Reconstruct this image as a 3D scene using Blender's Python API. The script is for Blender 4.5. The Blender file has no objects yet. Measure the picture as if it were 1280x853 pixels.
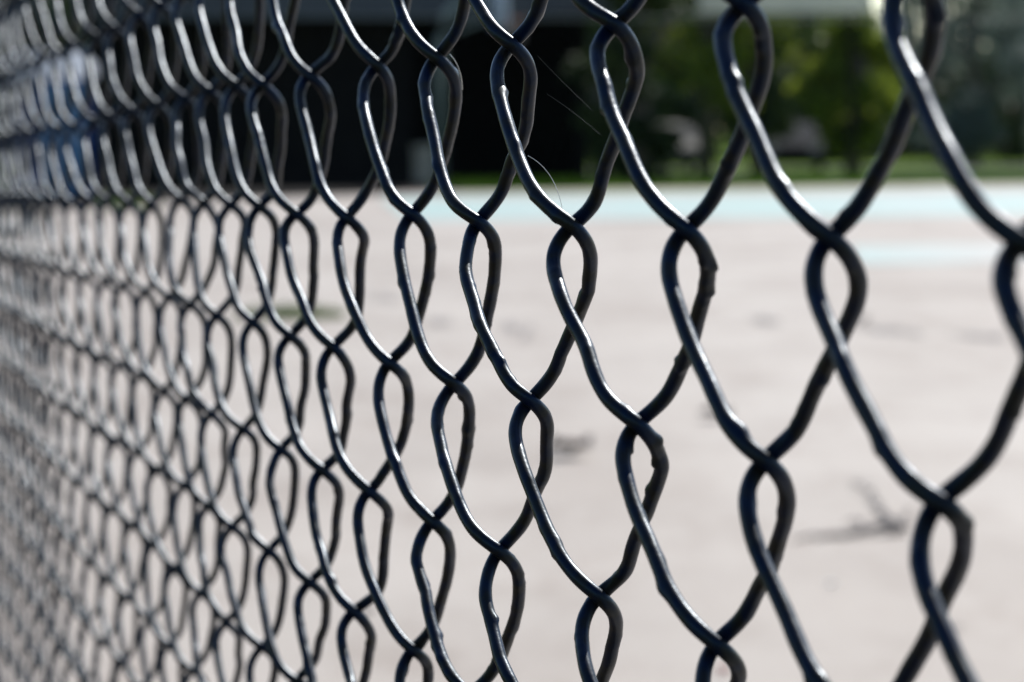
import bpy, bmesh, math, random
import numpy as np
from mathutils import Matrix, Vector
R = math.radians
random.seed(7); rng = np.random.default_rng(11)
sc = bpy.context.scene
col = sc.collection

# ------------------------------------------------------------------ camera
def cam_axes(pitch, yaw, roll):
    f = Vector((-math.sin(yaw)*math.cos(pitch), math.cos(yaw)*math.cos(pitch), math.sin(pitch)))
    r = Vector((math.cos(yaw), math.sin(yaw), 0)); u = r.cross(f)
    r2 = math.cos(roll)*r + math.sin(roll)*u; u2 = -math.sin(roll)*r + math.cos(roll)*u
    return Matrix((r2, u2, -f)).transposed()
CAM_W = cam_axes(R(-3.89), 0.0, R(-0.5))              # the camera in the world: looks along +Y
CAM_F = cam_axes(-0.0692271, 1.3308731, -0.0649351)    # the same camera seen from the (leaning) fence
camd = bpy.data.cameras.new('camera'); cam = bpy.data.objects.new('camera', camd); col.objects.link(cam)
cam.matrix_world = Matrix.Translation((0, 0, 1.0)) @ CAM_W.to_4x4()
camd.sensor_width = 22.2; camd.lens = 22.2*3.8453/1.28
camd.clip_start = 0.02; camd.clip_end = 2000
camd.dof.use_dof = True; camd.dof.focus_distance = 0.62; camd.dof.aperture_fstop = 16.5
camd.dof.aperture_blades = 0
sc.camera = cam

# ------------------------------------------------------------------ light
SUN_AZ, SUN_EL = R(31), R(41)         # to the right of the view and ahead of it
w = bpy.data.worlds.new('World'); sc.world = w; w.use_nodes = True
nt = w.node_tree; bg = nt.nodes['Background']
sky = nt.nodes.new('ShaderNodeTexSky'); sky.sky_type = 'NISHITA'; sky.sun_disc = False
sky.sun_elevation = SUN_EL; sky.sun_rotation = SUN_AZ
sky.air_density = 1.0; sky.dust_density = 0.4; sky.ozone_density = 2.0
nt.links.new(sky.outputs[0], bg.inputs[0]); bg.inputs[1].default_value = 0.12
sd = bpy.data.lights.new('sun', 'SUN'); sun = bpy.data.objects.new('sun', sd); col.objects.link(sun)
sd.energy = 5.0; sd.angle = R(0.53); sd.color = (1.0, 0.975, 0.94)
sdir = Vector((math.sin(SUN_AZ)*math.cos(SUN_EL), math.cos(SUN_AZ)*math.cos(SUN_EL), math.sin(SUN_EL)))
sun.rotation_euler = sdir.to_track_quat('Z', 'Y').to_euler(); sun.location = (0, 0, 20)
vs = sc.view_settings; vs.view_transform = 'Standard'; vs.look = 'None'; vs.exposure = 0.50; vs.gamma = 1.0
sc.cycles.max_bounces = 6; sc.cycles.diffuse_bounces = 3; sc.cycles.use_denoising = True

# ------------------------------------------------------------------ helpers
def tag(o, label=None, cat=None, group=None, kind=None):
    if label: o['label'] = label
    if cat: o['category'] = cat
    if group: o['group'] = group
    if kind: o['kind'] = kind
    return o
def empty(name, loc, rz=0.0):
    o = bpy.data.objects.new(name, None); col.objects.link(o); o.location = loc; o.rotation_euler = (0, 0, rz)
    o.empty_display_size = .1
    return o
def link(name, me, mat=None, parent=None, smooth=False):
    o = bpy.data.objects.new(name, me); col.objects.link(o)
    if mat: me.materials.append(mat)
    if parent: o.parent = parent
    if smooth: me.shade_smooth()
    return o
class MB:
    def __init__(s): s.bm = bmesh.new()
    def box(s, c, size, rz=0, bevel=0, M=None):
        m = Matrix.Translation(c) @ Matrix.Rotation(rz, 4, 'Z') @ (M or Matrix.Identity(4)) @ Matrix.Diagonal((*size, 1))
        g = bmesh.ops.create_cube(s.bm, size=1, matrix=m)
        if bevel:
            es = list({e for v in g['verts'] for e in v.link_edges})
            bmesh.ops.bevel(s.bm, geom=es, offset=bevel, segments=2, affect='EDGES', profile=.6)
        return s
    def tube(s, pts, r, n=10, cap=True):
        pts = [Vector(p) for p in pts]; rs = r if isinstance(r, (list, tuple)) else [r]*len(pts)
        rings = []
        for i, p in enumerate(pts):
            t = (pts[min(i+1, len(pts)-1)] - pts[max(i-1, 0)]).normalized()
            a = Vector((0, 0, 1)) if abs(t.z) < .9 else Vector((1, 0, 0))
            u = t.cross(a).normalized(); v = t.cross(u)
            rings.append([s.bm.verts.new(p + rs[i]*(math.cos(k*2*math.pi/n)*u + math.sin(k*2*math.pi/n)*v)) for k in range(n)])
        for a, b in zip(rings, rings[1:]):
            for k in range(n): s.bm.faces.new((a[k], a[(k+1) % n], b[(k+1) % n], b[k]))
        if cap:
            s.bm.faces.new(rings[0][::-1]); s.bm.faces.new(rings[-1])
        return s
    def prism(s, prof, y0, y1, axis='Y'):
        def P(a, b, t): return (a, t, b) if axis == 'Y' else (t, a, b)
        A = [s.bm.verts.new(P(a, b, y0)) for a, b in prof]; B = [s.bm.verts.new(P(a, b, y1)) for a, b in prof]
        s.bm.faces.new(A); s.bm.faces.new(B[::-1])
        for i in range(len(prof)): s.bm.faces.new((A[i], B[i], B[(i+1) % len(prof)], A[(i+1) % len(prof)]))
        return s
    def build(s, name, mat, parent=None, smooth=False):
        bmesh.ops.recalc_face_normals(s.bm, faces=s.bm.faces)
        me = bpy.data.meshes.new(name); s.bm.to_mesh(me); s.bm.free()
        return link(name, me, mat, parent, smooth)
def raw(name, V, F, mat, parent=None, smooth=False):
    me = bpy.data.meshes.new(name)
    V = np.asarray(V, np.float32); F = np.asarray(F, np.int32); n = F.shape[1]
    me.vertices.add(len(V)); me.vertices.foreach_set('co', V.ravel())
    me.loops.add(F.size); me.loops.foreach_set('vertex_index', F.ravel())
    me.polygons.add(len(F)); me.polygons.foreach_set('loop_start', np.arange(len(F), dtype=np.int32)*n)
    me.polygons.foreach_set('loop_total', np.full(len(F), n, np.int32))
    me.update(calc_edges=True); me.validate()
    return link(name, me, mat, parent, smooth)

def mat(name, base, rough=.6, metal=0, spec=.5, noise=None, bump=None, col2=None, coat=0):
    """noise=(scale, detail, lo, hi) mixes base with col2; bump=(scale, strength, distance)"""
    m = bpy.data.materials.new(name); m.use_nodes = True; t = m.node_tree; b = t.nodes['Principled BSDF']
    b.inputs['Base Color'].default_value = (*base, 1); b.inputs['Roughness'].default_value = rough
    b.inputs['Metallic'].default_value = metal; b.inputs['Specular IOR Level'].default_value = spec
    b.inputs['Coat Weight'].default_value = coat
    tc = t.nodes.new('ShaderNodeTexCoord')
    if noise:
        n = t.nodes.new('ShaderNodeTexNoise'); n.inputs['Scale'].default_value = noise[0]; n.inputs['Detail'].default_value = noise[1]
        r = t.nodes.new('ShaderNodeValToRGB'); r.color_ramp.elements[0].position = noise[2]; r.color_ramp.elements[1].position = noise[3]
        r.color_ramp.elements[0].color = (*base, 1); r.color_ramp.elements[1].color = (*(col2 or base), 1)
        t.links.new(tc.outputs['Object'], n.inputs['Vector']); t.links.new(n.outputs['Fac'], r.inputs['Fac']); t.links.new(r.outputs['Color'], b.inputs['Base Color'])
    if bump:
        n2 = t.nodes.new('ShaderNodeTexNoise'); n2.inputs['Scale'].default_value = bump[0]; n2.inputs['Detail'].default_value = 5
        bp = t.nodes.new('ShaderNodeBump'); bp.inputs['Strength'].default_value = bump[1]; bp.inputs['Distance'].default_value = bump[2]
        t.links.new(tc.outputs['Object'], n2.inputs['Vector']); t.links.new(n2.outputs['Fac'], bp.inputs['Height']); t.links.new(bp.outputs['Normal'], b.inputs['Normal'])
    return m

# ------------------------------------------------------------------ materials
def leaf_mat(name, a, b, tr=.35):
    m = bpy.data.materials.new(name); m.use_nodes = True; t = m.node_tree; L = t.links.new
    p = t.nodes['Principled BSDF']; p.inputs['Roughness'].default_value = .6; p.inputs['Specular IOR Level'].default_value = .3
    tc = t.nodes.new('ShaderNodeTexCoord'); n = t.nodes.new('ShaderNodeTexNoise'); n.inputs['Scale'].default_value = 1.1; n.inputs['Detail'].default_value = 6
    L(tc.outputs['Object'], n.inputs['Vector']); r = t.nodes.new('ShaderNodeValToRGB'); e = r.color_ramp.elements
    e[0].position = .38; e[0].color = (*a, 1); e[1].position = .64; e[1].color = (*b, 1); L(n.outputs['Fac'], r.inputs['Fac'])
    L(r.outputs['Color'], p.inputs['Base Color'])
    tl_ = t.nodes.new('ShaderNodeBsdfTranslucent'); L(r.outputs['Color'], tl_.inputs['Color'])
    mx = t.nodes.new('ShaderNodeMixShader'); mx.inputs['Fac'].default_value = tr
    L(p.outputs[0], mx.inputs[1]); L(tl_.outputs[0], mx.inputs[2]); L(mx.outputs[0], t.nodes['Material Output'].inputs['Surface'])
    return m
def court_material():
    m = bpy.data.materials.new('worn_court_concrete'); m.use_nodes = True; t = m.node_tree; b = t.nodes['Principled BSDF']
    L = t.links.new
    tc = t.nodes.new('ShaderNodeTexCoord'); obj = tc.outputs['Object']
    def noise(scale, detail, sx=1, sy=1, rough=.55):
        mp = t.nodes.new('ShaderNodeMapping'); mp.inputs['Scale'].default_value = (sx, sy, 1)
        n = t.nodes.new('ShaderNodeTexNoise'); n.inputs['Scale'].default_value = scale; n.inputs['Detail'].default_value = detail
        n.inputs['Roughness'].default_value = rough
        L(obj, mp.inputs['Vector']); L(mp.outputs[0], n.inputs['Vector']); return n.outputs['Fac']
    def ramp(fac, p0, p1, c0, c1):
        r = t.nodes.new('ShaderNodeValToRGB'); e = r.color_ramp.elements
        e[0].position = p0; e[1].position = p1; e[0].color = (*c0, 1); e[1].color = (*c1, 1); L(fac, r.inputs['Fac']); return r.outputs['Color']
    def mix(fac, a, bb, mode='MIX'):
        x = t.nodes.new('ShaderNodeMix'); x.data_type = 'RGBA'; x.blend_type = mode
        if hasattr(fac, 'links'): L(fac, x.inputs['Factor'])
        else: x.inputs['Factor'].default_value = fac
        L(a, x.inputs['A']); L(bb, x.inputs['B']); return x.outputs['Result']
    c = ramp(noise(.9, 5), .3, .7, (.305, .262, .219), (.362, .315, .266))
    d = ramp(noise(.55, 6, 1, .30, .65), .44, .66, (1, 1, 1), (.74, .70, .67))      # old dirt streaks
    c = mix(1.0, c, d, 'MULTIPLY')
    e = ramp(noise(2.6, 6, 1, .45, .7), .50, .68, (1.02, 1.02, 1.02), (.80, .76, .73))            # smaller smudges
    c = mix(1.0, c, e, 'MULTIPLY')
    g = ramp(noise(160, 3), .25, .75, (.93, .93, .93), (1.04, 1.04, 1.04))
    c = mix(1.0, c, g, 'MULTIPLY')
    L(c, b.inputs['Base Color']); b.inputs['Roughness'].default_value = .75; b.inputs['Specular IOR Level'].default_value = .4
    bp = t.nodes.new('ShaderNodeBump'); bp.inputs['Strength'].default_value = .3; bp.inputs['Distance'].default_value = .003
    L(noise(220, 4), bp.inputs['Height']); L(bp.outputs[0], b.inputs['Normal'])
    return m
M_court = court_material()
M_teal = mat('faded_teal_court_paint', (.235, .34, .305), .7, noise=(.45, 7, .42, .72), col2=(.31, .335, .312), bump=(200, .3, .003))
M_teal2 = mat('worn_teal_court_paint', (.25, .33, .30), .7, noise=(.6, 7, .36, .66), col2=(.335, .31, .275), bump=(200, .3, .003))
M_grass = mat('sunlit_grass', (.10, .18, .012), .9, spec=.05, noise=(1.4, 6, .35, .7), col2=(.13, .20, .022), bump=(14, 1, .12))
M_asphalt = mat('parking_asphalt', (.045, .045, .046), .95, spec=.1, noise=(3, 4, .4, .7), col2=(.058, .056, .054))
M_crack = mat('dirt_filled_crack', (.17, .15, .14), .95, noise=(6, 4, .4, .6), col2=(.25, .22, .20))

def wire_material():
    m = bpy.data.materials.new('dark_painted_wire'); m.use_nodes = True; t = m.node_tree; b = t.nodes['Principled BSDF']; L = t.links.new
    tc = t.nodes.new('ShaderNodeTexCoord')
    n = t.nodes.new('ShaderNodeTexNoise'); n.inputs['Scale'].default_value = 260; n.inputs['Detail'].default_value = 5
    L(tc.outputs['Object'], n.inputs['Vector'])
    r = t.nodes.new('ShaderNodeValToRGB'); e = r.color_ramp.elements
    e[0].position = .40; e[0].color = (.0012, .0045, .018, 1); e[1].position = .60; e[1].color = (.008, .0075, .006, 1)
    L(n.outputs['Fac'], r.inputs['Fac'])
    nd = t.nodes.new('ShaderNodeTexNoise'); nd.inputs['Scale'].default_value = 900; nd.inputs['Detail'].default_value = 6; nd.inputs['Roughness'].default_value = .7
    L(tc.outputs['Object'], nd.inputs['Vector'])
    rd = t.nodes.new('ShaderNodeMapRange'); rd.inputs['From Min'].default_value = .60; rd.inputs['From Max'].default_value = .74; L(nd.outputs['Fac'], rd.inputs['Value'])
    md = t.nodes.new('ShaderNodeMix'); md.data_type = 'RGBA'; L(rd.outputs[0], md.inputs['Factor']); L(r.outputs['Color'], md.inputs['A'])
    md.inputs['B'].default_value = (.016, .015, .013, 1)          # dust and chalking in the pits of the coating
    L(md.outputs['Result'], b.inputs['Base Color'])
    r2 = t.nodes.new('ShaderNodeMapRange'); r2.inputs['To Min'].default_value = .27; r2.inputs['To Max'].default_value = .42
    L(n.outputs['Fac'], r2.inputs['Value']); L(r2.outputs[0], b.inputs['Roughness'])
    b.inputs['Specular IOR Level'].default_value = .22
    b.inputs['Specular Tint'].default_value = (.50, .76, 1, 1)
    n2 = t.nodes.new('ShaderNodeTexNoise'); n2.inputs['Scale'].default_value = 1100; n2.inputs['Detail'].default_value = 4
    L(tc.outputs['Object'], n2.inputs['Vector'])
    bp = t.nodes.new('ShaderNodeBump'); bp.inputs['Strength'].default_value = .3; bp.inputs['Distance'].default_value = .00016
    L(n2.outputs['Fac'], bp.inputs['Height']); L(bp.outputs[0], b.inputs['Normal'])
    return m
M_wire = wire_material()

# ------------------------------------------------------------------ setting
def sheet(name, pts, z, m):
    me = bpy.data.meshes.new(name); me.from_pydata([(x, y, z) for x, y in pts], [], [tuple(range(len(pts)))]); me.update()
    return tag(link(name, me, m), kind='structure')
# the ground: flat round the court, falling away gently behind it
ys = [-60, 30, 46, 57, 64, 70, 78, 86, 100, 160, 700]; zs = [0, 0, 0, 0, -.03, -.09, -.18, -.26, -.30, -.3, -.3]
xs = np.linspace(-300, 300, 61)
V = [(x, y, z) for y, z in zip(ys, zs) for x in xs]; n = len(xs)
F = [(j*n+i, j*n+i+1, (j+1)*n+i+1, (j+1)*n+i) for j in range(len(ys)-1) for i in range(n-1)]
tag(raw('ground', V, F, M_grass), kind='structure')
# far edge of the court slab, left to right
edge = [(-9.5, 38), (-6.4, 41), (-5.1, 44.6), (-3.15, 48.3), (-1.6, 50.6), (3.0, 52.3), (7.9, 54.4), (14, 56), (30, 58)]
M_dirt = mat('trodden_brown_earth', (.075, .052, .034), .95, noise=(5, 6, .35, .65), col2=(.12, .09, .06), bump=(30, .8, .02))
fd = Vector((-math.sin(R(13.7)), math.cos(R(13.7)), 0)); fq = Vector((-.155*math.cos(R(13.7)), -.155*math.sin(R(13.7)), 0))
fa, fb = fq*-1 - fd*14, fq*-1 + fd*39.5     # along the fence's foot
edge = [(x, y) for x, y in edge if x > -6.6]
sheet('court', [(fa.x, fa.y), (30, -14)] + edge[::-1] + [(fb.x, fb.y)], .004, M_court)
sheet('path', [(fa.x-3.2, fa.y), (fa.x-.004, fa.y), (fb.x-.004, fb.y), (fb.x-3.2, fb.y)], .004, M_dirt)
sheet('teal_court_paint', [(-1.15, 34.6), (17, 35.5), (17, 48.4), (-2.0, 47.0)], .008, M_teal)
sheet('teal_court_paint', [(2.55, 22.6), (4.5, 22.9), (15, 22.4), (15, 27.0), (2.9, 26.2)], .008, M_teal2)
M_shade = mat('ground_shade', (.008, .007, .006), .95, spec=.1, noise=(9, 6, .4, .6), col2=(.016, .013, .010), bump=(30, .8, .03))
sheet('shade_sheet', [(-12, 36), (-1.0, 47), (-.4, 66), (-14, 66)], .002, M_shade)  # dark sheet painted in for the building's shadow on the ground
sheet('parking_lot', [(-40, 89), (60, 89), (60, 99), (-40, 99)], -.245, M_asphalt).rotation_euler = (0, 0, 0)

# ------------------------------------------------------------------ the chain link fence close to the camera
X0, DU, DIST, Z0, AMP, KH, SKEW = -0.3493583, 0.0359110, 0.1512953, 0.0172047, 0.0056310, 2.15, -7.69e-5
DV, DW, SM = 0.072, 0.0028, .985
NODES = [(3, 0, 0.72, -0.55), (5, 0, 0.37, -0.11), (7, 0, -0.4, -0.28), (9, 0, 0.34, -0.52), (11, 0, 1.15, 0.71), (13, 0, -1.64, -0.07), (15, 0, -3.42, 0.79), (17, 0, 0.16, 2.34), (19, 0, 2.41, 2.27), (21, 0, 3.71, 1.97), (23, 0, 3.53, 1.47), (2, 1, 0.42, -0.31), (4, 1, 0.61, -0.27), (6, 1, -0.36, -0.45), (8, 1, -1.15, -0.47), (10, 1, 0.09, 0.48), (12, 1, -1.63, -0.27), (14, 1, -2.4, -0.68), (16, 1, -0.99, 0.49), (18, 1, 1.29, 0.59), (20, 1, 2.82, 0.84), (22, 1, 4.62, 1.48), (1, 2, 0.9, 0.39), (3, 2, 0.22, -0.08), (5, 2, 0.56, -0.17), (7, 2, -1.32, 0.02), (9, 2, -1.25, -0.53), (11, 2, -0.1, -0.3), (13, 2, -1.33, -0.75), (15, 2, -0.45, -0.67), (17, 2, 0.07, 0.04), (19, 2, -0.55, -0.6), (21, 2, 0.75, -0.49), (23, 2, 2.1, -0.28), (4, 3, 1.66, 1.74), (6, 3, 0.42, 0.23), (8, 3, -1.68, 0.54), (10, 3, -0.25, -0.17), (12, 3, -0.59, -0.69), (14, 3, -0.16, -1.29), (16, 3, 0.22, -1.09), (18, 3, -0.14, -0.75), (20, 3, 0.14, -1.0), (22, 3, 2.03, -0.99), (24, 3, 2.11, -2.4), (11, 4, 0.27, -0.8), (15, 4, 0.5, -1.69), (17, 4, 0.13, -0.76), (19, 4, -0.56, -0.84), (21, 4, 1.41, -1.54), (23, 4, 2.64, -0.95), (25, 4, 1.76, -1.02), (18, 5, 0.68, -0.88), (20, 5, 0.34, -2.61), (22, 5, 1.4, -1.53), (24, 5, 0.84, -1.83), (0, 1, -0.51, 0.61)]
dent = {(a, b): (y/1000, z/1000) for a, b, y, z in NODES}       # how far each knuckle of the old mesh is pushed out of true (m)
def knuckle(c, r):
    if (c, r) in dent: return dent[(c, r)]
    near = sorted(NODES, key=lambda q: abs(q[0]-c) + abs(q[1]-r))[:4]
    f = .8 if c < 30 else .5
    dy = f*sum(q[2] for q in near)/4e3; dz = f*sum(q[3] for q in near)/4e3
    if c >= 26: dy = .0012 + .0012*math.sin(c*.31); dz = -.0004
    dent[(c, r)] = (dy + random.gauss(0, .0004), dz + random.gauss(0, .0004))
    return dent[(c, r)]
ROOT_L = Vector((-1.2, DIST, -1.02))                    # the fence's foot in its own frame (camera at 0)
FM = Matrix.Translation((0, 0, 1.0)) @ (CAM_W @ CAM_F.transposed()).to_4x4()
fence = bpy.data.objects.new('chain_link_fence', None); col.objects.link(fence)
fence.matrix_world = FM @ Matrix.Translation(ROOT_L)
tag(fence, 'dark painted chain link fence close up, running from right foreground to blurred left', 'fence')

def arcL(P): return float(np.linalg.norm(np.diff(P, axis=0), axis=1).sum())
def wire(k):
    rows = list(range(-21, 28))                          # half periods, top to bottom
    offs = []
    for r in rows:
        offs.append(knuckle(k if (k+r) % 2 == 1 else k+1, r))
    offs = np.array(offs)
    fine = -2 <= k <= 15; mid = k <= 30
    ts = []                                              # row coordinate samples
    for a in rows[:-1]:
        inview = -3 <= a <= 7
        n = (76 if fine else 34 if mid else 22) if inview else (26 if k < 30 else 16)
        ts.append(a + np.arange(n)/n)
    ts = np.concatenate(ts + [[rows[-1]]])
    i = np.clip((ts - rows[0]).astype(int), 0, len(rows)-2); f = ts - rows[0] - i; s = (1-np.cos(np.pi*f))/2
    o = offs[i]*(1-s)[:, None] + offs[i+1]*s[:, None]
    # phase measured so that t = 0 at a knuckle where this wire turns on its right side; up is positive
    par = (k % 2 == 0)
    ph = -np.pi*(ts - (1 if par else 0))
    tri = np.arcsin(np.cos(ph)*SM)/math.asin(SM)
    x = X0 - (k+.5)*DU + (DU/2 + DW/2 + .0001)*tri
    h = AMP*np.tanh(KH*np.sin(ph))/math.tanh(KH)
    z = Z0 - ts*DV/2 + SKEW*(k+.5)
    y = DIST - h
    # bends from years of leaning and kicking: low frequency wobble
    L = ts*DV/2
    r_ = np.random.default_rng(1000+k)
    for fr, am in ((38, .00042), (83, .00032), (170, .00018)):
        for ax in range(3):
            a = am*r_.normal()*.8
            wv = a*np.sin(L*fr*2*math.pi/2 + r_.uniform(0, 6.28))
            if ax == 0: x = x + wv
            elif ax == 1: y = y + wv*.7
            else: z = z + wv
    P = np.stack([x, y + o[:, 0], z + o[:, 1]], 1)
    # kinks: short stiff bends left by the weaving machine
    for _ in range(int(arcL(P)/.03)):
        c0 = r_.uniform(ts[0], ts[-1]); kk = np.exp(-np.abs(ts-c0)/.09); ax = r_.integers(0, 2)
        P[:, ax] += kk*r_.normal()*(.00042 if ax == 0 else .00030)
    T = np.gradient(P, axis=0); T /= np.linalg.norm(T, axis=1)[:, None]
    N = np.cross(T, [0, 1, 0]); N /= np.linalg.norm(N, axis=1)[:, None]; Bn = np.cross(T, N)
    nr = 14 if fine else (9 if mid else 7)
    th = np.arange(nr)*2*np.pi/nr
    arc = np.concatenate([[0], np.cumsum(np.linalg.norm(np.diff(P, axis=0), axis=1))])
    rad = np.full((len(P), nr), DW/2)
    rad *= (1 + .018*np.sin(arc*310 + r_.uniform(0, 6))[:, None] + .012*np.sin(arc*900 + r_.uniform(0, 6))[:, None])
    if fine:      # runs and burrs of thick old paint
        span = (arc[-1])
        nb = int(span/.0045)
        for _ in range(nb):
            s0 = r_.uniform(0, span); a0 = r_.uniform(0, 2*np.pi)
            amp = abs(r_.normal())*.00013 + (r_.uniform(.0002, .00055) if r_.random() < .16 else 0)
            ws = r_.uniform(.0005, .0011) if amp < .0002 else r_.uniform(.0009, .0024); wa = r_.uniform(.35, .8)
            sel = np.abs(arc - s0) < 3*ws
            if not sel.any(): continue
            da = (th[None] - a0 + np.pi) % (2*np.pi) - np.pi
            skewed = np.where(arc[sel] < s0, 1.0, .72)    # one side of a burr breaks off sharper
            rad[sel] += amp*np.exp(-((arc[sel]-s0)/(ws*skewed))**2)[:, None]*np.exp(-(da/wa)**2)
    V = P[:, None, :] + rad[..., None]*(np.cos(th)[None, :, None]*N[:, None, :] + np.sin(th)[None, :, None]*Bn[:, None, :])
    V = V.reshape(-1, 3) - np.array(ROOT_L)
    m = len(P); a = (np.arange(m-1)[:, None]*nr + np.arange(nr)[None]); b = (np.arange(m-1)[:, None]*nr + (np.arange(nr)[None]+1) % nr)
    F = np.stack([a, a+nr, b+nr, b], -1).reshape(-1, 4)
    raw('wire', V, F, M_wire, fence, True)
for k in range(-14, 86): wire(k)
# rail and posts of the fence, outside the picture
def fl(x, y, z): return Vector((x, y, z)) - ROOT_L
MB().tube([fl(.35, DIST+.033, .80), fl(-3.46, DIST+.033, .80)], .021, 14).build('top_rail', M_wire, fence, True)
for px_ in (-3.46, .35):
    MB().tube([fl(px_, DIST+.034, -1.02), fl(px_, DIST+.034, .86)], .024, 14).build('post', M_wire, fence, True)

# spider silk caught in the mesh
M_silk = mat('spider_silk', (.75, .75, .72), .35)
def fence_point(px, py, off=0.0):
    d = CAM_F @ Vector(((px-640)/3845.3, (426.5-py)/3845.3, -1)); return d*((DIST+off)/d.y)
M_silk2 = mat('faint_spider_silk', (.07, .07, .065), .6, spec=.1)
def silk(p, lab, rr=.00006):
    a, c, b = [FM @ fence_point(*q) for q in p]
    pts = [a*(1-t)**2 + c*2*t*(1-t) + b*t*t for t in [i/14 for i in range(15)]]
    o = empty('spider_thread', pts[0])
    m = MB().tube([q-pts[0] for q in pts], rr, 5); bpy.data.objects.remove(o)
    o = m.build('spider_thread', M_silk if rr > .00004 else M_silk2, None, True); o.location = pts[0]
    tag(o, lab, 'spider thread', 'spider threads caught in the fence')
silk([(660, 195, -.002), (694, 212, .002), (703, 262, .004)], 'short curved spider thread hanging between two wires above the pale court edge')
silk([(684, 118, -.002), (716, 138, .002), (752, 170, .004)], 'straight spider thread slanting across the dark building gap, lower one', .00003)
silk([(672, 70, -.002), (700, 100, .002), (742, 140, .004)], 'faint upper spider thread slanting from the knuckle by the hoop', .00002)
silk([(562, 68, -.001), (577, 82, .001), (578, 112, .003)], 'small bowed spider thread beside a wire left of the hoop', .00008)

# ------------------------------------------------------------------ things lying on the court
def at(px, py, z=0.0):      # point of the level z seen at a place of the photo, used once to measure positions
    d = CAM_W @ Vector(((px-640)/3845.3, (426.5-py)/3845.3, -1)); s = (z-1.0)/d.z
    return Vector((0, 0, 1.0)) + d*s
M_twig = mat('grey_bark', (.11, .095, .085), .9, noise=(40, 4, .4, .6), col2=(.22, .19, .17))
tw = empty('fallen_twig', at(1118, 658)); tag(tw, 'forked grey fallen twig lying on the pale court at lower right', 'twig')
def loc(root, px, py, z): return at(px, py, z) - root.location
def twig_part(name, pts, r0_, r1_, sd_):
    rr = random.Random(sd_); P = [loc(tw, *p) for p in pts]; Q = []
    for a, b in zip(P, P[1:]):
        for i in range(5):
            q = a.lerp(b, i/5); Q.append(q + Vector((rr.gauss(0, .006), rr.gauss(0, .012), abs(rr.gauss(0, .005)))))
    Q.append(P[-1]); n_ = len(Q)
    return MB().tube(Q, [r0_*(1-i/(n_-1)) + r1_*i/(n_-1) for i in range(n_)], 8).build(name, M_twig, tw, True)
twig_part('stem', [(1132, 658, .010), (1104, 662, .018), (1062, 668, .012), (1030, 672, .008), (992, 676, .006)], .012, .003, 1)
twig_part('branch', [(1120, 660, .012), (1108, 640, .014), (1092, 622, .012), (1070, 603, .008)], .009, .002, 2)
twig_part('branch', [(1126, 658, .012), (1134, 646, .016), (1140, 636, .008)], .007, .002, 3)
twig_part('branch', [(1090, 664, .012), (1074, 656, .012), (1058, 652, .006)], .006, .002, 4)
twig_part('branch', [(1108, 662, .010), (1118, 668, .010), (1136, 670, .006)], .007, .002, 5)
M_leaf = mat('dead_leaf', (.05, .036, .03), .8, noise=(60, 4, .4, .6), col2=(.09, .065, .05))
M_redleaf = mat('red_leaf', (.34, .06, .05), .7)
M_white = mat('paper_scrap', (.8, .79, .76), .8)
def leaf(px, py, size, m, lab, cat='leaf', name='dead_leaf', group=None):
    bm = bmesh.new(); n = 12; r0 = random.Random(px)
    top, bot = [], []
    cz = .40*size
    c1 = bm.verts.new((0, 0, cz*.3+.004)); c2 = bm.verts.new((0, 0, cz*.3+.002))
    for i in range(n):
        a = i*2*math.pi/n; rr = size*(.5 if i % 2 else .38)*(1+.3*math.cos(a))*r0.uniform(.85, 1.1)
        z = .004 + cz*abs(math.sin(a*1.5+r0.random()))*.9
        top.append(bm.verts.new((rr*math.cos(a), rr*math.sin(a), z+.002))); bot.append(bm.verts.new((rr*math.cos(a), rr*math.sin(a), z)))
    for i in range(n):
        j = (i+1) % n
        bm.faces.new((c1, top[i], top[j])); bm.faces.new((c2, bot[j], bot[i])); bm.faces.new((top[i], bot[i], bot[j], top[j]))
    me = bpy.data.meshes.new(name); bm.to_mesh(me); bm.free()
    o = link(name, me, m); o.location = at(px, py) + Vector((0, 0, .004)); o.rotation_euler = (0, 0, r0.uniform(0, 6))
    tag(o, lab, cat, group)
G = 'dead leaves lying on the court'
leaf(718, 571, .16, M_leaf, 'dark curled dead leaf on the court near the middle of the picture', group=G)
leaf(896, 526, .12, M_leaf, 'dark dead leaf on the court right of the middle', group=G)
leaf(1075, 404, .10, M_leaf, 'small dead leaf farther out on the court, upper right', group=G)
leaf(905, 846, .03, M_redleaf, 'tiny red leaf on the court at the bottom edge', group=G, name='red_leaf')
leaf(460, 770, .03, M_leaf, 'small dead leaf low on the court left of the middle', group=G)
leaf(1040, 736, .022, M_white, 'small white scrap of paper on the court below the twig', 'paper', 'paper_scrap')
# weathered cracks of the slab
def crack(pts, wd, lab):
    P = [at(*p) for p in pts]; r0 = random.Random(len(pts)*7+pts[0][0]); Q = []
    for a, b in zip(P, P[1:]):
        for i in range(12):
            t = i/12; q = a.lerp(b, t); q.y += r0.gauss(0, wd*.5); Q.append(q)
    Q.append(P[-1]); V = []; F = []
    for i, q in enumerate(Q):
        ww = wd*r0.uniform(.4, 1.1)*math.sin(math.pi*(i+.6)/(len(Q)+.2))**.5
        V += [(q.x, q.y-ww/2, .010), (q.x, q.y+ww/2, .010)]
        if i: F.append((2*i-2, 2*i, 2*i+1, 2*i-1))
    tag(raw('court_crack', V, F, M_crack), kind='structure')
crack([(1070, 412), (1110, 414), (1150, 418)], .42, '')
crack([(1190, 420), (1230, 423), (1262, 424)], .30, '')
crack([(534, 402), (550, 404), (566, 405)], .55, '')
crack([(628, 412), (650, 416), (668, 418)], .65, '')
crack([(455, 372), (480, 374), (500, 376)], .5, '')
crack([(940, 404), (960, 402), (975, 404)], .38, '')
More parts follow.
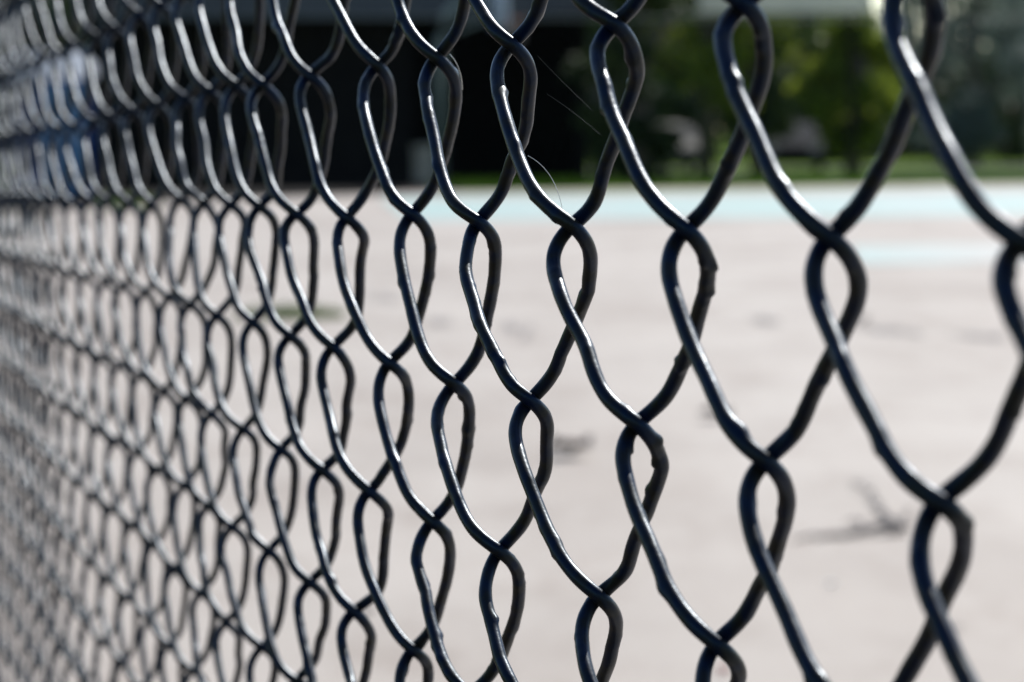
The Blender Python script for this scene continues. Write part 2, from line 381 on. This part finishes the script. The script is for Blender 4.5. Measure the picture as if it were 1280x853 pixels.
crack([(1060, 603), (1078, 606), (1092, 606)], .05, '')
crack([(1165, 792), (1185, 790), (1205, 788)], .05, '')
# weed growing from a joint
M_weed = mat('weed_blades', (.14, .21, .04), .7, noise=(6, 3, .4, .6), col2=(.22, .27, .07))
def tuft(name, loc_, rx, ry, h, n, m, lab, cat='weed', kind=None, bw=.008, seed=1):
    r0 = np.random.default_rng(seed); V = []; F = []
    for i in range(n):
        a = r0.uniform(0, 6.28); q = math.sqrt(r0.random()); x, y = rx*q*math.cos(a), ry*q*math.sin(a)
        hh = h*r0.uniform(.4, 1.1)*(1-.5*q*q); lx, ly = r0.normal(0, .35, 2)*hh; d = r0.uniform(0, 3.14); u, v = math.cos(d)*bw/2, math.sin(d)*bw/2
        b = len(V)
        for t, s in ((0, 1), (.5, .8), (1, .1)):
            cx, cy, cz = x+lx*t*t, y+ly*t*t, hh*(t-.15*t*t)
            V += [(cx-u*s, cy-v*s, cz), (cx+u*s, cy+v*s, cz)]
        F += [(b, b+1, b+3, b+2), (b+2, b+3, b+5, b+4)]
    o = raw(name, V, F, m); o.location = loc_; return tag(o, lab, cat, kind=kind)
tuft('weed_clump', at(362, 398), .30, .22, .10, 900, M_weed, 'low yellow green weed growing out of the court slab at left', bw=.014, seed=3)
tuft('grass_tuft', at(148, 262), .35, .3, .26, 900, M_weed, 'bright grass tuft at the court edge right of the blue toilet', 'grass tuft', bw=.02, seed=5)
tuft('grass_tuft', at(180, 258), .20, .2, .20, 500, M_weed, 'smaller bright grass tuft farther right on the court edge', 'grass tuft', bw=.02, seed=6)
# rough strip of grass behind the court
def strip(n, seed):
    r0 = np.random.default_rng(seed); V = []; F = []
    xs_ = r0.uniform(-11, 16, n); yy = 52.8 + .3*xs_*.85 + r0.uniform(.2, 12, n)**1.0
    for x, y in zip(xs_, yy):
        if y > 66 or x < -1.4: continue
        h = r0.uniform(.05, .13); a = r0.uniform(0, 3.14); u, v = .018*math.cos(a), .018*math.sin(a); b = len(V)
        zz = 0 if y < 57 else -.03*(y-57)/7
        lx, ly = r0.normal(0, .03, 2)
        V += [(x-u, y-v, zz), (x+u, y+v, zz), (x+lx, y+ly, zz+h)]; F.append((b, b+1, b+2))
    return raw('grass', V, F, M_weed2)
M_weed2 = mat('mown_grass_blades', (.14, .25, .018), .8, spec=.08, noise=(2, 3, .4, .6), col2=(.20, .29, .03))
tag(strip(26000, 9), 'mown green grass behind the court', 'grass', kind='stuff')

# ------------------------------------------------------------------ far fence round the court
M_galv = mat('galvanised_steel', (.36, .38, .40), .5, metal=.6, noise=(8, 3, .4, .6), col2=(.30, .32, .33))
M_frail = mat('dull_green_rail', (.10, .12, .11), .7, spec=.3)
ff = empty('court_fence', (-2.95, 52.9, 0)); tag(ff, 'tall thin wire fence with a level top rail behind the court', 'fence')
dirv = Vector((11.75, 3.5, 0)).normalized()
def fp(s, z, o=0): return dirv*s + Vector((-dirv.y, dirv.x, 0))*o + Vector((0, 0, z))
MB().tube([fp(-16, 2.98), fp(30, 2.98)], .017, 10).build('top_rail', M_frail, ff, True)
for s in (-15.6, -12.6, -9.5, -6.4, 13.1, 16.2, 19.3, 22.4):
    MB().tube([fp(s, 0, .03), fp(s, 3.02, .03)], .028, 10).build('post', M_galv, ff, True)
V = []; F = []
def thin(a, b, r=.0013):
    i = len(V); t = (b-a).normalized(); u = t.cross(Vector((-dirv.y, dirv.x, 0))).normalized(); v = t.cross(u)
    for p in (a, b):
        for k in range(3): V.append(tuple(p + r*(math.cos(k*2.094)*u + math.sin(k*2.094)*v)))
    for k in range(3): F.append((i+k, i+(k+1) % 3, i+3+(k+1) % 3, i+3+k))
s = -16.0
while s < 27:
    thin(fp(s, .04, .004), fp(s+2.93, 2.97, .004)); thin(fp(s+2.93, .04, -.004), fp(s, 2.97, -.004)); s += .072
raw('wire_mesh', V, F, mat('far_fence_wire', (.03, .034, .034), .8, spec=.2), ff)

# ------------------------------------------------------------------ picnic shelter: dark timber building under a pale fascia
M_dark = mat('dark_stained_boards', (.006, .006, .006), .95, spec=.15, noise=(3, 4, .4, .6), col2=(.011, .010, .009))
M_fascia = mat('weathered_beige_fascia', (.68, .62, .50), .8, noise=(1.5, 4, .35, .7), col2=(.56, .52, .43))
M_fshade = mat('shaded_fascia', (.05, .056, .065), .8, noise=(1.5, 4, .35, .7), col2=(.07, .076, .082))  # left stretch of the fascia: its shade is put into the colour
M_roof = mat('dark_shingles', (.06, .055, .05), .95, noise=(6, 4, .4, .6), col2=(.09, .085, .08))
sh = empty('picnic_shelter', (-1.2, 60, 0)); tag(sh, 'long dark flat roofed shelter with a pale fascia behind the court', 'shelter')
def bx(name, m, x0, x1, y0, y1, z0, z1, par=sh, bev=0, o=Vector((-1.2, 60, 0))):
    return MB().box(Vector(((x0+x1)/2, (y0+y1)/2, (z0+z1)/2)) - o, (x1-x0, y1-y0, z1-z0), bevel=bev).build(name, m, par)
bx('roof', M_roof, -9.3, 6.8, 58.6, 68.0, 3.50, 3.72)
bx('fascia', M_fshade, -9.35, 3.30, 58.52, 58.597, 3.20, 3.76)
bx('fascia', M_fascia, 3.303, 6.85, 58.515, 58.597, 3.20, 3.76)  # same fascia where sun falls, its brightness put into the colour
bx('fascia', M_fascia, 6.803, 6.87, 58.60, 68.0, 3.20, 3.76)
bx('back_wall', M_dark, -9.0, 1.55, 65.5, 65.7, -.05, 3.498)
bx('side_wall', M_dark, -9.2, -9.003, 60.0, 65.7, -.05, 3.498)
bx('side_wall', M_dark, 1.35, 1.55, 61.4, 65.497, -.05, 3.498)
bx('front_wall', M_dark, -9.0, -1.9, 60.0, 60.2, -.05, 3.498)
for px_ in (-9.0, -1.2, 6.55):
    MB().box(Vector((px_, 59.2, 1.72)) - Vector((-1.2, 60, 0)), (.12, .12, 3.54), bevel=.01).build('post', M_dark, sh)
MB().box(Vector((-1.75, 60.9, .36)) - Vector((-1.2, 60, 0)), (.5, .45, .8), bevel=.03).build('bin', M_fascia, sh)

# ------------------------------------------------------------------ basketball hoop, seen from the side
M_polegr = mat('faded_green_pole_paint', (.13, .17, .15), .5, noise=(8, 3, .4, .6), col2=(.18, .21, .19))
M_board = mat('white_backboard', (.62, .63, .66), .5, noise=(5, 3, .4, .6), col2=(.55, .56, .58))
M_rim = mat('orange_red_rim', (.55, .09, .04), .45)
M_net = mat('grubby_net_cord', (.42, .38, .36), .9)
hp = empty('basketball_hoop', (-1.27, 56.5, 0)); tag(hp, 'basketball hoop seen from the side with green pole and orange rim', 'basketball hoop')
MB().tube([(0, 0, -.02), (0, 0, 2.7), (.10, 0, 3.1), (.35, -.05, 3.35), (.95, -.1, 3.42)], .085, 14).build('pole', M_polegr, hp, True)
MB().tube([(.05, 0, 2.75), (.98, -.1, 3.1)], .035, 10).build('brace', M_polegr, hp, True)
MB().box((1.09, -.12, 3.42), (.05, 1.75, 1.05), rz=R(9), bevel=.012).build('backboard', M_board, hp)
MB().tube([(1.37+.0 + .228*math.cos(a), -.14+.228*math.sin(a), 3.05) for a in [i*2*math.pi/28 for i in range(29)]], .012, 8, cap=False).build('rim', M_rim, hp, True)
MB().box((1.17, -.13, 3.02), (.10, .14, .12), bevel=.01).build('rim_bracket', M_rim, hp)
nb = MB()
for i in range(12):
    for sgn in (1, -1):
        pts = []
        for j in range(7):
            t = j/6; a = i*2*math.pi/12 + sgn*t*1.1; rr = .225*(1-.45*t)
            pts.append((1.37+rr*math.cos(a), -.14+rr*math.sin(a), 3.045-.42*t))
        nb.tube(pts, .005, 4)
nb.build('net', M_net, hp)

# ------------------------------------------------------------------ portable toilet at the left
M_blue = mat('blue_plastic', (.008, .03, .13), .6, spec=.2, noise=(3, 3, .4, .6), col2=(.010, .04, .15))
M_lblue = mat('pale_blue_plastic', (.03, .11, .22), .6)
M_toproof = leaf_mat('white_translucent_roof', (.78, .79, .82), (.82, .82, .84), .5)
tl = empty('portable_toilet', (-6.80, 45.6, 0), R(24)); tag(tl, 'blue portable toilet with white roof standing beyond the left of the court', 'portable toilet')
MB().box((0, 0, .96), (1.02, 1.02, 1.74), bevel=.04).build('cabin', M_blue, tl)
MB().box((0, 0, .05), (1.12, 1.12, .10), bevel=.02).build('base', M_dark, tl)
MB().prism([(-.56, 1.835), (.56, 1.835), (.55, 2.05), (.34, 2.24), (-.34, 2.24), (-.55, 2.05)], -.56, .56).build('roof', M_toproof, tl)
d = MB().box((.02, -.525, .95), (.72, .03, 1.60), bevel=.012).build('door', M_lblue, tl)
MB().box((.30, -.555, 1.02), (.05, .03, .16), bevel=.01).build('handle', M_toproof, d)
MB().box((.525, 0, 1.15), (.03, .62, 1.3), bevel=.012).build('side_panel', M_lblue, tl)
for z in (1.60, 1.66, 1.72):
    MB().box((.545, 0, z), (.02, .5, .03)).build('vent', M_dark, tl)

# ------------------------------------------------------------------ cars parked beyond
M_glass = mat('car_glass', (.015, .018, .02), .5, spec=.12); M_tyre = mat('tyre_rubber', (.02, .02, .02), .9); M_lamp = mat('headlight_glass', (.25, .26, .27), .4)
M_hub = mat('wheel_rim_alloy', (.10, .10, .11), .6)
def car(loc_, rz, paint, lab, group=None):
    """nose towards -Y; built as smooth loft of cross sections"""
    c = empty('parked_car', loc_, rz); tag(c, lab, 'car', 'cars parked behind the court')
    secs = [(-2.15, .80, .32, .62, .62, .70), (-2.0, .86, .28, .74, .74, .76), (-1.2, .89, .26, .90, .90, .80), (-.75, .89, .26, .98, .98, .82),
            (-.15, .89, .26, .99, 1.36, .66), (.3, .89, .26, 1.0, 1.44, .62), (1.2, .89, .26, 1.0, 1.40, .60), (1.75, .88, .28, 1.0, 1.08, .70), (2.1, .84, .34, .92, .92, .74)]
    bm = bmesh.new(); rings = []
    for y, hw, zb, zs_, zt, tw_ in secs:
        pr = [(-hw*.9, zb), (-hw, zb+.12), (-hw*1.0, zs_-.12), (-hw*.97, zs_), (-tw_, zt-.02), (-tw_*.6, zt+.02), (0, zt+.03)]
        pr = pr + [(-a, b) for a, b in pr[-2::-1]]
        rings.append([bm.verts.new((a, y, b)) for a, b in pr])
    for A, B in zip(rings, rings[1:]):
        for i in range(len(A)-1): bm.faces.new((A[i], A[i+1], B[i+1], B[i]))
        bm.faces.new((A[-1], A[0], B[0], B[-1]))
    bm.faces.new(rings[0]); bm.faces.new(rings[-1][::-1]); bmesh.ops.recalc_face_normals(bm, faces=bm.faces)
    me = bpy.data.meshes.new('body'); bm.to_mesh(me); bm.free(); link('body', me, paint, c, True)
    def quad(name, pts, m, off=.012):
        a = [Vector(p) for p in pts]; n_ = (a[1]-a[0]).cross(a[2]-a[0]).normalized()
        bm = bmesh.new(); v1 = [bm.verts.new(p+n_*off) for p in a]; v0 = [bm.verts.new(p-n_*off) for p in a]
        bm.faces.new(v1); bm.faces.new(v0[::-1])
        for i in range(4): bm.faces.new((v0[i], v0[(i+1) % 4], v1[(i+1) % 4], v1[i]))
        me = bpy.data.meshes.new(name); bm.to_mesh(me); bm.free(); return link(name, me, m, c)
    quad('windscreen', [(-.76, -.70, 1.02), (.76, -.70, 1.02), (.60, -.17, 1.375), (-.60, -.17, 1.375)], M_glass)
    quad('rear_window', [(.62, 1.72, 1.11), (-.62, 1.72, 1.11), (-.55, 1.24, 1.40), (.55, 1.24, 1.40)], M_glass)
    for sx in (1, -1):
        quad('side_window', [(sx*.865, -.5, 1.03), (sx*.865, 1.5, 1.03), (sx*.66, 1.15, 1.35), (sx*.68, -.1, 1.33)], M_glass)
        MB().box((sx*.62, -2.10, .64), (.30, .10, .14), bevel=.03).build('headlight', M_lamp, c)
        MB().box((sx*.95, -.55, 1.02), (.16, .10, .12), bevel=.03).build('mirror', paint, c)
        for y in (-1.35, 1.35):
            wv = MB().tube([(sx*.70, y, .32), (sx*.90, y, .32)], .32, 24).build('wheel', M_tyre, c)
            MB().tube([(sx*.895, y, .32), (sx*.91, y, .32)], .20, 18).build('rim', M_hub, wv)
    MB().box((0, -2.16, .60), (.72, .05, .12), bevel=.01).build('grille', M_dark, c)
    MB().box((0, -2.19, .40), (1.62, .10, .16), bevel=.04).build('bumper', paint, c)
    MB().box((0, -2.25, .42), (.42, .02, .11)).build('number_plate', M_dark, c)
M_cw = mat('pale_cream_car_paint', (.19, .175, .15), .9, spec=.05); M_cd = mat('dark_car_paint', (.010, .011, .013), .8, spec=.04); M_cg = mat('grey_car_paint', (.014, .015, .017), .8, spec=.04)
car((4.75, 92.0, -.25), R(8), M_cw, 'pale cream car facing the court under the trees')
car((8.35, 91.5, -.25), R(-4), M_cd, 'dark car parked just right of the pale cream one')

# ------------------------------------------------------------------ trees
M_lfA = leaf_mat('yellow_green_leaves', (.12, .17, .018), (.24, .28, .035), .6)
M_lfB = leaf_mat('dark_green_leaves', (.020, .038, .010), (.050, .075, .018), .35)
M_lfC = leaf_mat('silver_green_leaves', (.10, .135, .115), (.18, .215, .19), .45)
M_bark = mat('tree_bark', (.07, .055, .045), .95, noise=(9, 5, .4, .6), col2=(.12, .10, .085), bump=(14, .8, .03))
def tree(x, y, z0, height, rad, low, lm_, n, lab, seed, lw=.13, clumps=34, flat=1.0, gapz=0):
    r0 = np.random.default_rng(seed); root = empty('tree', (x, y, z0)); tag(root, lab, 'tree', 'trees behind the court')
    tp = [(0, 0, -.1), (.05, .03, height*.3), (r0.normal(0, .15), r0.normal(0, .15), height*.6), (r0.normal(0, .2), 0, height*.85)]
    mb = MB().tube(tp, [.24, .19, .11, .04], 10)
    C = []
    for i in range(clumps):
        a = r0.uniform(0, 6.283); zz = low + (height-low)*r0.random()
        e = math.sin(math.pi*min(1, max(.12, (zz-low)/(height-low)*.85+.1)))
        q = rad*e*math.sqrt(r0.uniform(.1, 1))
        C.append((q*math.cos(a), q*math.sin(a)*flat, zz, rad*r0.uniform(.22, .40)))
    for cx, cy, cz, cr in C[::2]:
        b = Vector((0, 0, max(low*.6, cz*.55))); mb.tube([b, Vector((cx*.5, cy*.5, (b.z+cz)/2-.05)), Vector((cx, cy, cz))], [.07, .045, .015], 6)
    mb.build('trunk', M_bark, root, True)
    idx = r0.integers(0, len(C), n); c = np.array(C)[idx]
    dv = r0.normal(size=(n, 3)); dv /= np.linalg.norm(dv, axis=1)[:, None]
    pos = c[:, :3] + dv*(c[:, 3]*r0.random(n)**.4)[:, None]*np.array([1, 1, .75])
    u = r0.normal(size=(n, 3)); u /= np.linalg.norm(u, axis=1)[:, None]; v = np.cross(u, r0.normal(size=(n, 3))); v /= np.linalg.norm(v, axis=1)[:, None]
    s = lw*r0.uniform(.6, 1.3, n)[:, None]
    V = np.stack([pos-u*s, pos-v*s*.5, pos+u*s, pos+v*s*.5], 1).reshape(-1, 3)
    raw('crown', V, np.arange(4*n).reshape(-1, 4), lm_, root)
# right of the shelter, seen under and beside its roof
tree(5.3, 84, -.24, 8.5, 2.7, 1.9, M_lfA, 9000, 'yellow green tree above the pale cream car', 1)
tree(6.9, 86, -.26, 9, 2.3, 1.2, M_lfB, 9000, 'dark green tree between the yellow green ones', 2)
tree(8.9, 80, -.20, 4.1, 1.5, .8, M_lfA, 7000, 'round sunlit tree in front of the silver green trees', 3)
tree(15.6, 104, -.3, 8, 3.2, .8, M_lfC, 10000, 'silver green tree at the far right', 4, clumps=44)
tree(20.2, 110, -.3, 9, 3.4, .8, M_lfC, 10000, 'second silver green tree beyond the right edge', 5, clumps=44)
tree(2.3, 79, -.18, 7.5, 2.4, .6, M_lfB, 9000, 'dark green tree right behind the end of the shelter wall', 6)
tree(12.5, 118, -.3, 4.0, 3.2, .4, M_lfB, 9000, 'low dark bushy tree behind the grey car', 7)
tree(20.5, 122, -.3, 6.5, 4.0, .4, M_lfB, 9000, 'broad dark tree behind the silver green trees', 8)
tree(5.0, 116, -.3, 8.5, 4.2, .3, M_lfB, 12000, 'big dark tree far behind the cars', 9, clumps=48)
tree(2.35, 57.0, 0, 5.2, 1.15, .1, M_lfB, 9000, 'dark bushy tree standing before the end wall of the shelter', 14, lw=.09)
# left of the shelter
tree(-10.2, 66, -.05, 7.5, 2.6, .5, M_lfB, 10000, 'dark green tree left of the shelter', 10)
tree(-12.6, 72, -.1, 7.0, 2.6, .6, M_lfA, 9000, 'yellow green tree behind the portable toilet', 11)
tree(-9.0, 57.5, 0, 6.0, 1.7, .5, M_lfB, 8000, 'dark bushy tree between toilet and shelter', 12)
tree(-16.5, 80, -.2, 8, 3.0, .5, M_lfB, 9000, 'dark green tree farthest left', 13)
# the wood that closes the view behind the trees
def wood(seed, n):
    r0 = np.random.default_rng(seed); k = 300
    ang = np.linspace(-.62, .62, k); d = r0.uniform(135, 165, k); hh = r0.uniform(10, 15, k); hh[np.abs(ang-.117) < .022] = 5.0; hh[np.abs(ang-.168) < .010] = 5.5
    i = r0.integers(0, k, n); dv = r0.normal(size=(n, 3)); dv /= np.linalg.norm(dv, axis=1)[:, None]
    q = r0.random(n)**.35; rr = 4.2
    pos = np.stack([d[i]*np.sin(ang[i]) + dv[:, 0]*rr*q, d[i]*np.cos(ang[i]) + dv[:, 1]*rr*q, -.3 + hh[i]*.5 + dv[:, 2]*hh[i]*.52*q], 1)
    u = r0.normal(size=(n, 3)); u /= np.linalg.norm(u, axis=1)[:, None]; v = np.cross(u, r0.normal(size=(n, 3))); v /= np.linalg.norm(v, axis=1)[:, None]
    s = .42*r0.uniform(.6, 1.3, n)[:, None]
    V = np.stack([pos-u*s, pos-v*s*.6, pos+u*s, pos+v*s*.6], 1).reshape(-1, 3)
    return raw('far_wood', V, np.arange(4*n).reshape(-1, 4), M_lfB)
tag(wood(21, 110000), 'dark far off wood closing the view behind the trees', 'wood', kind='stuff')
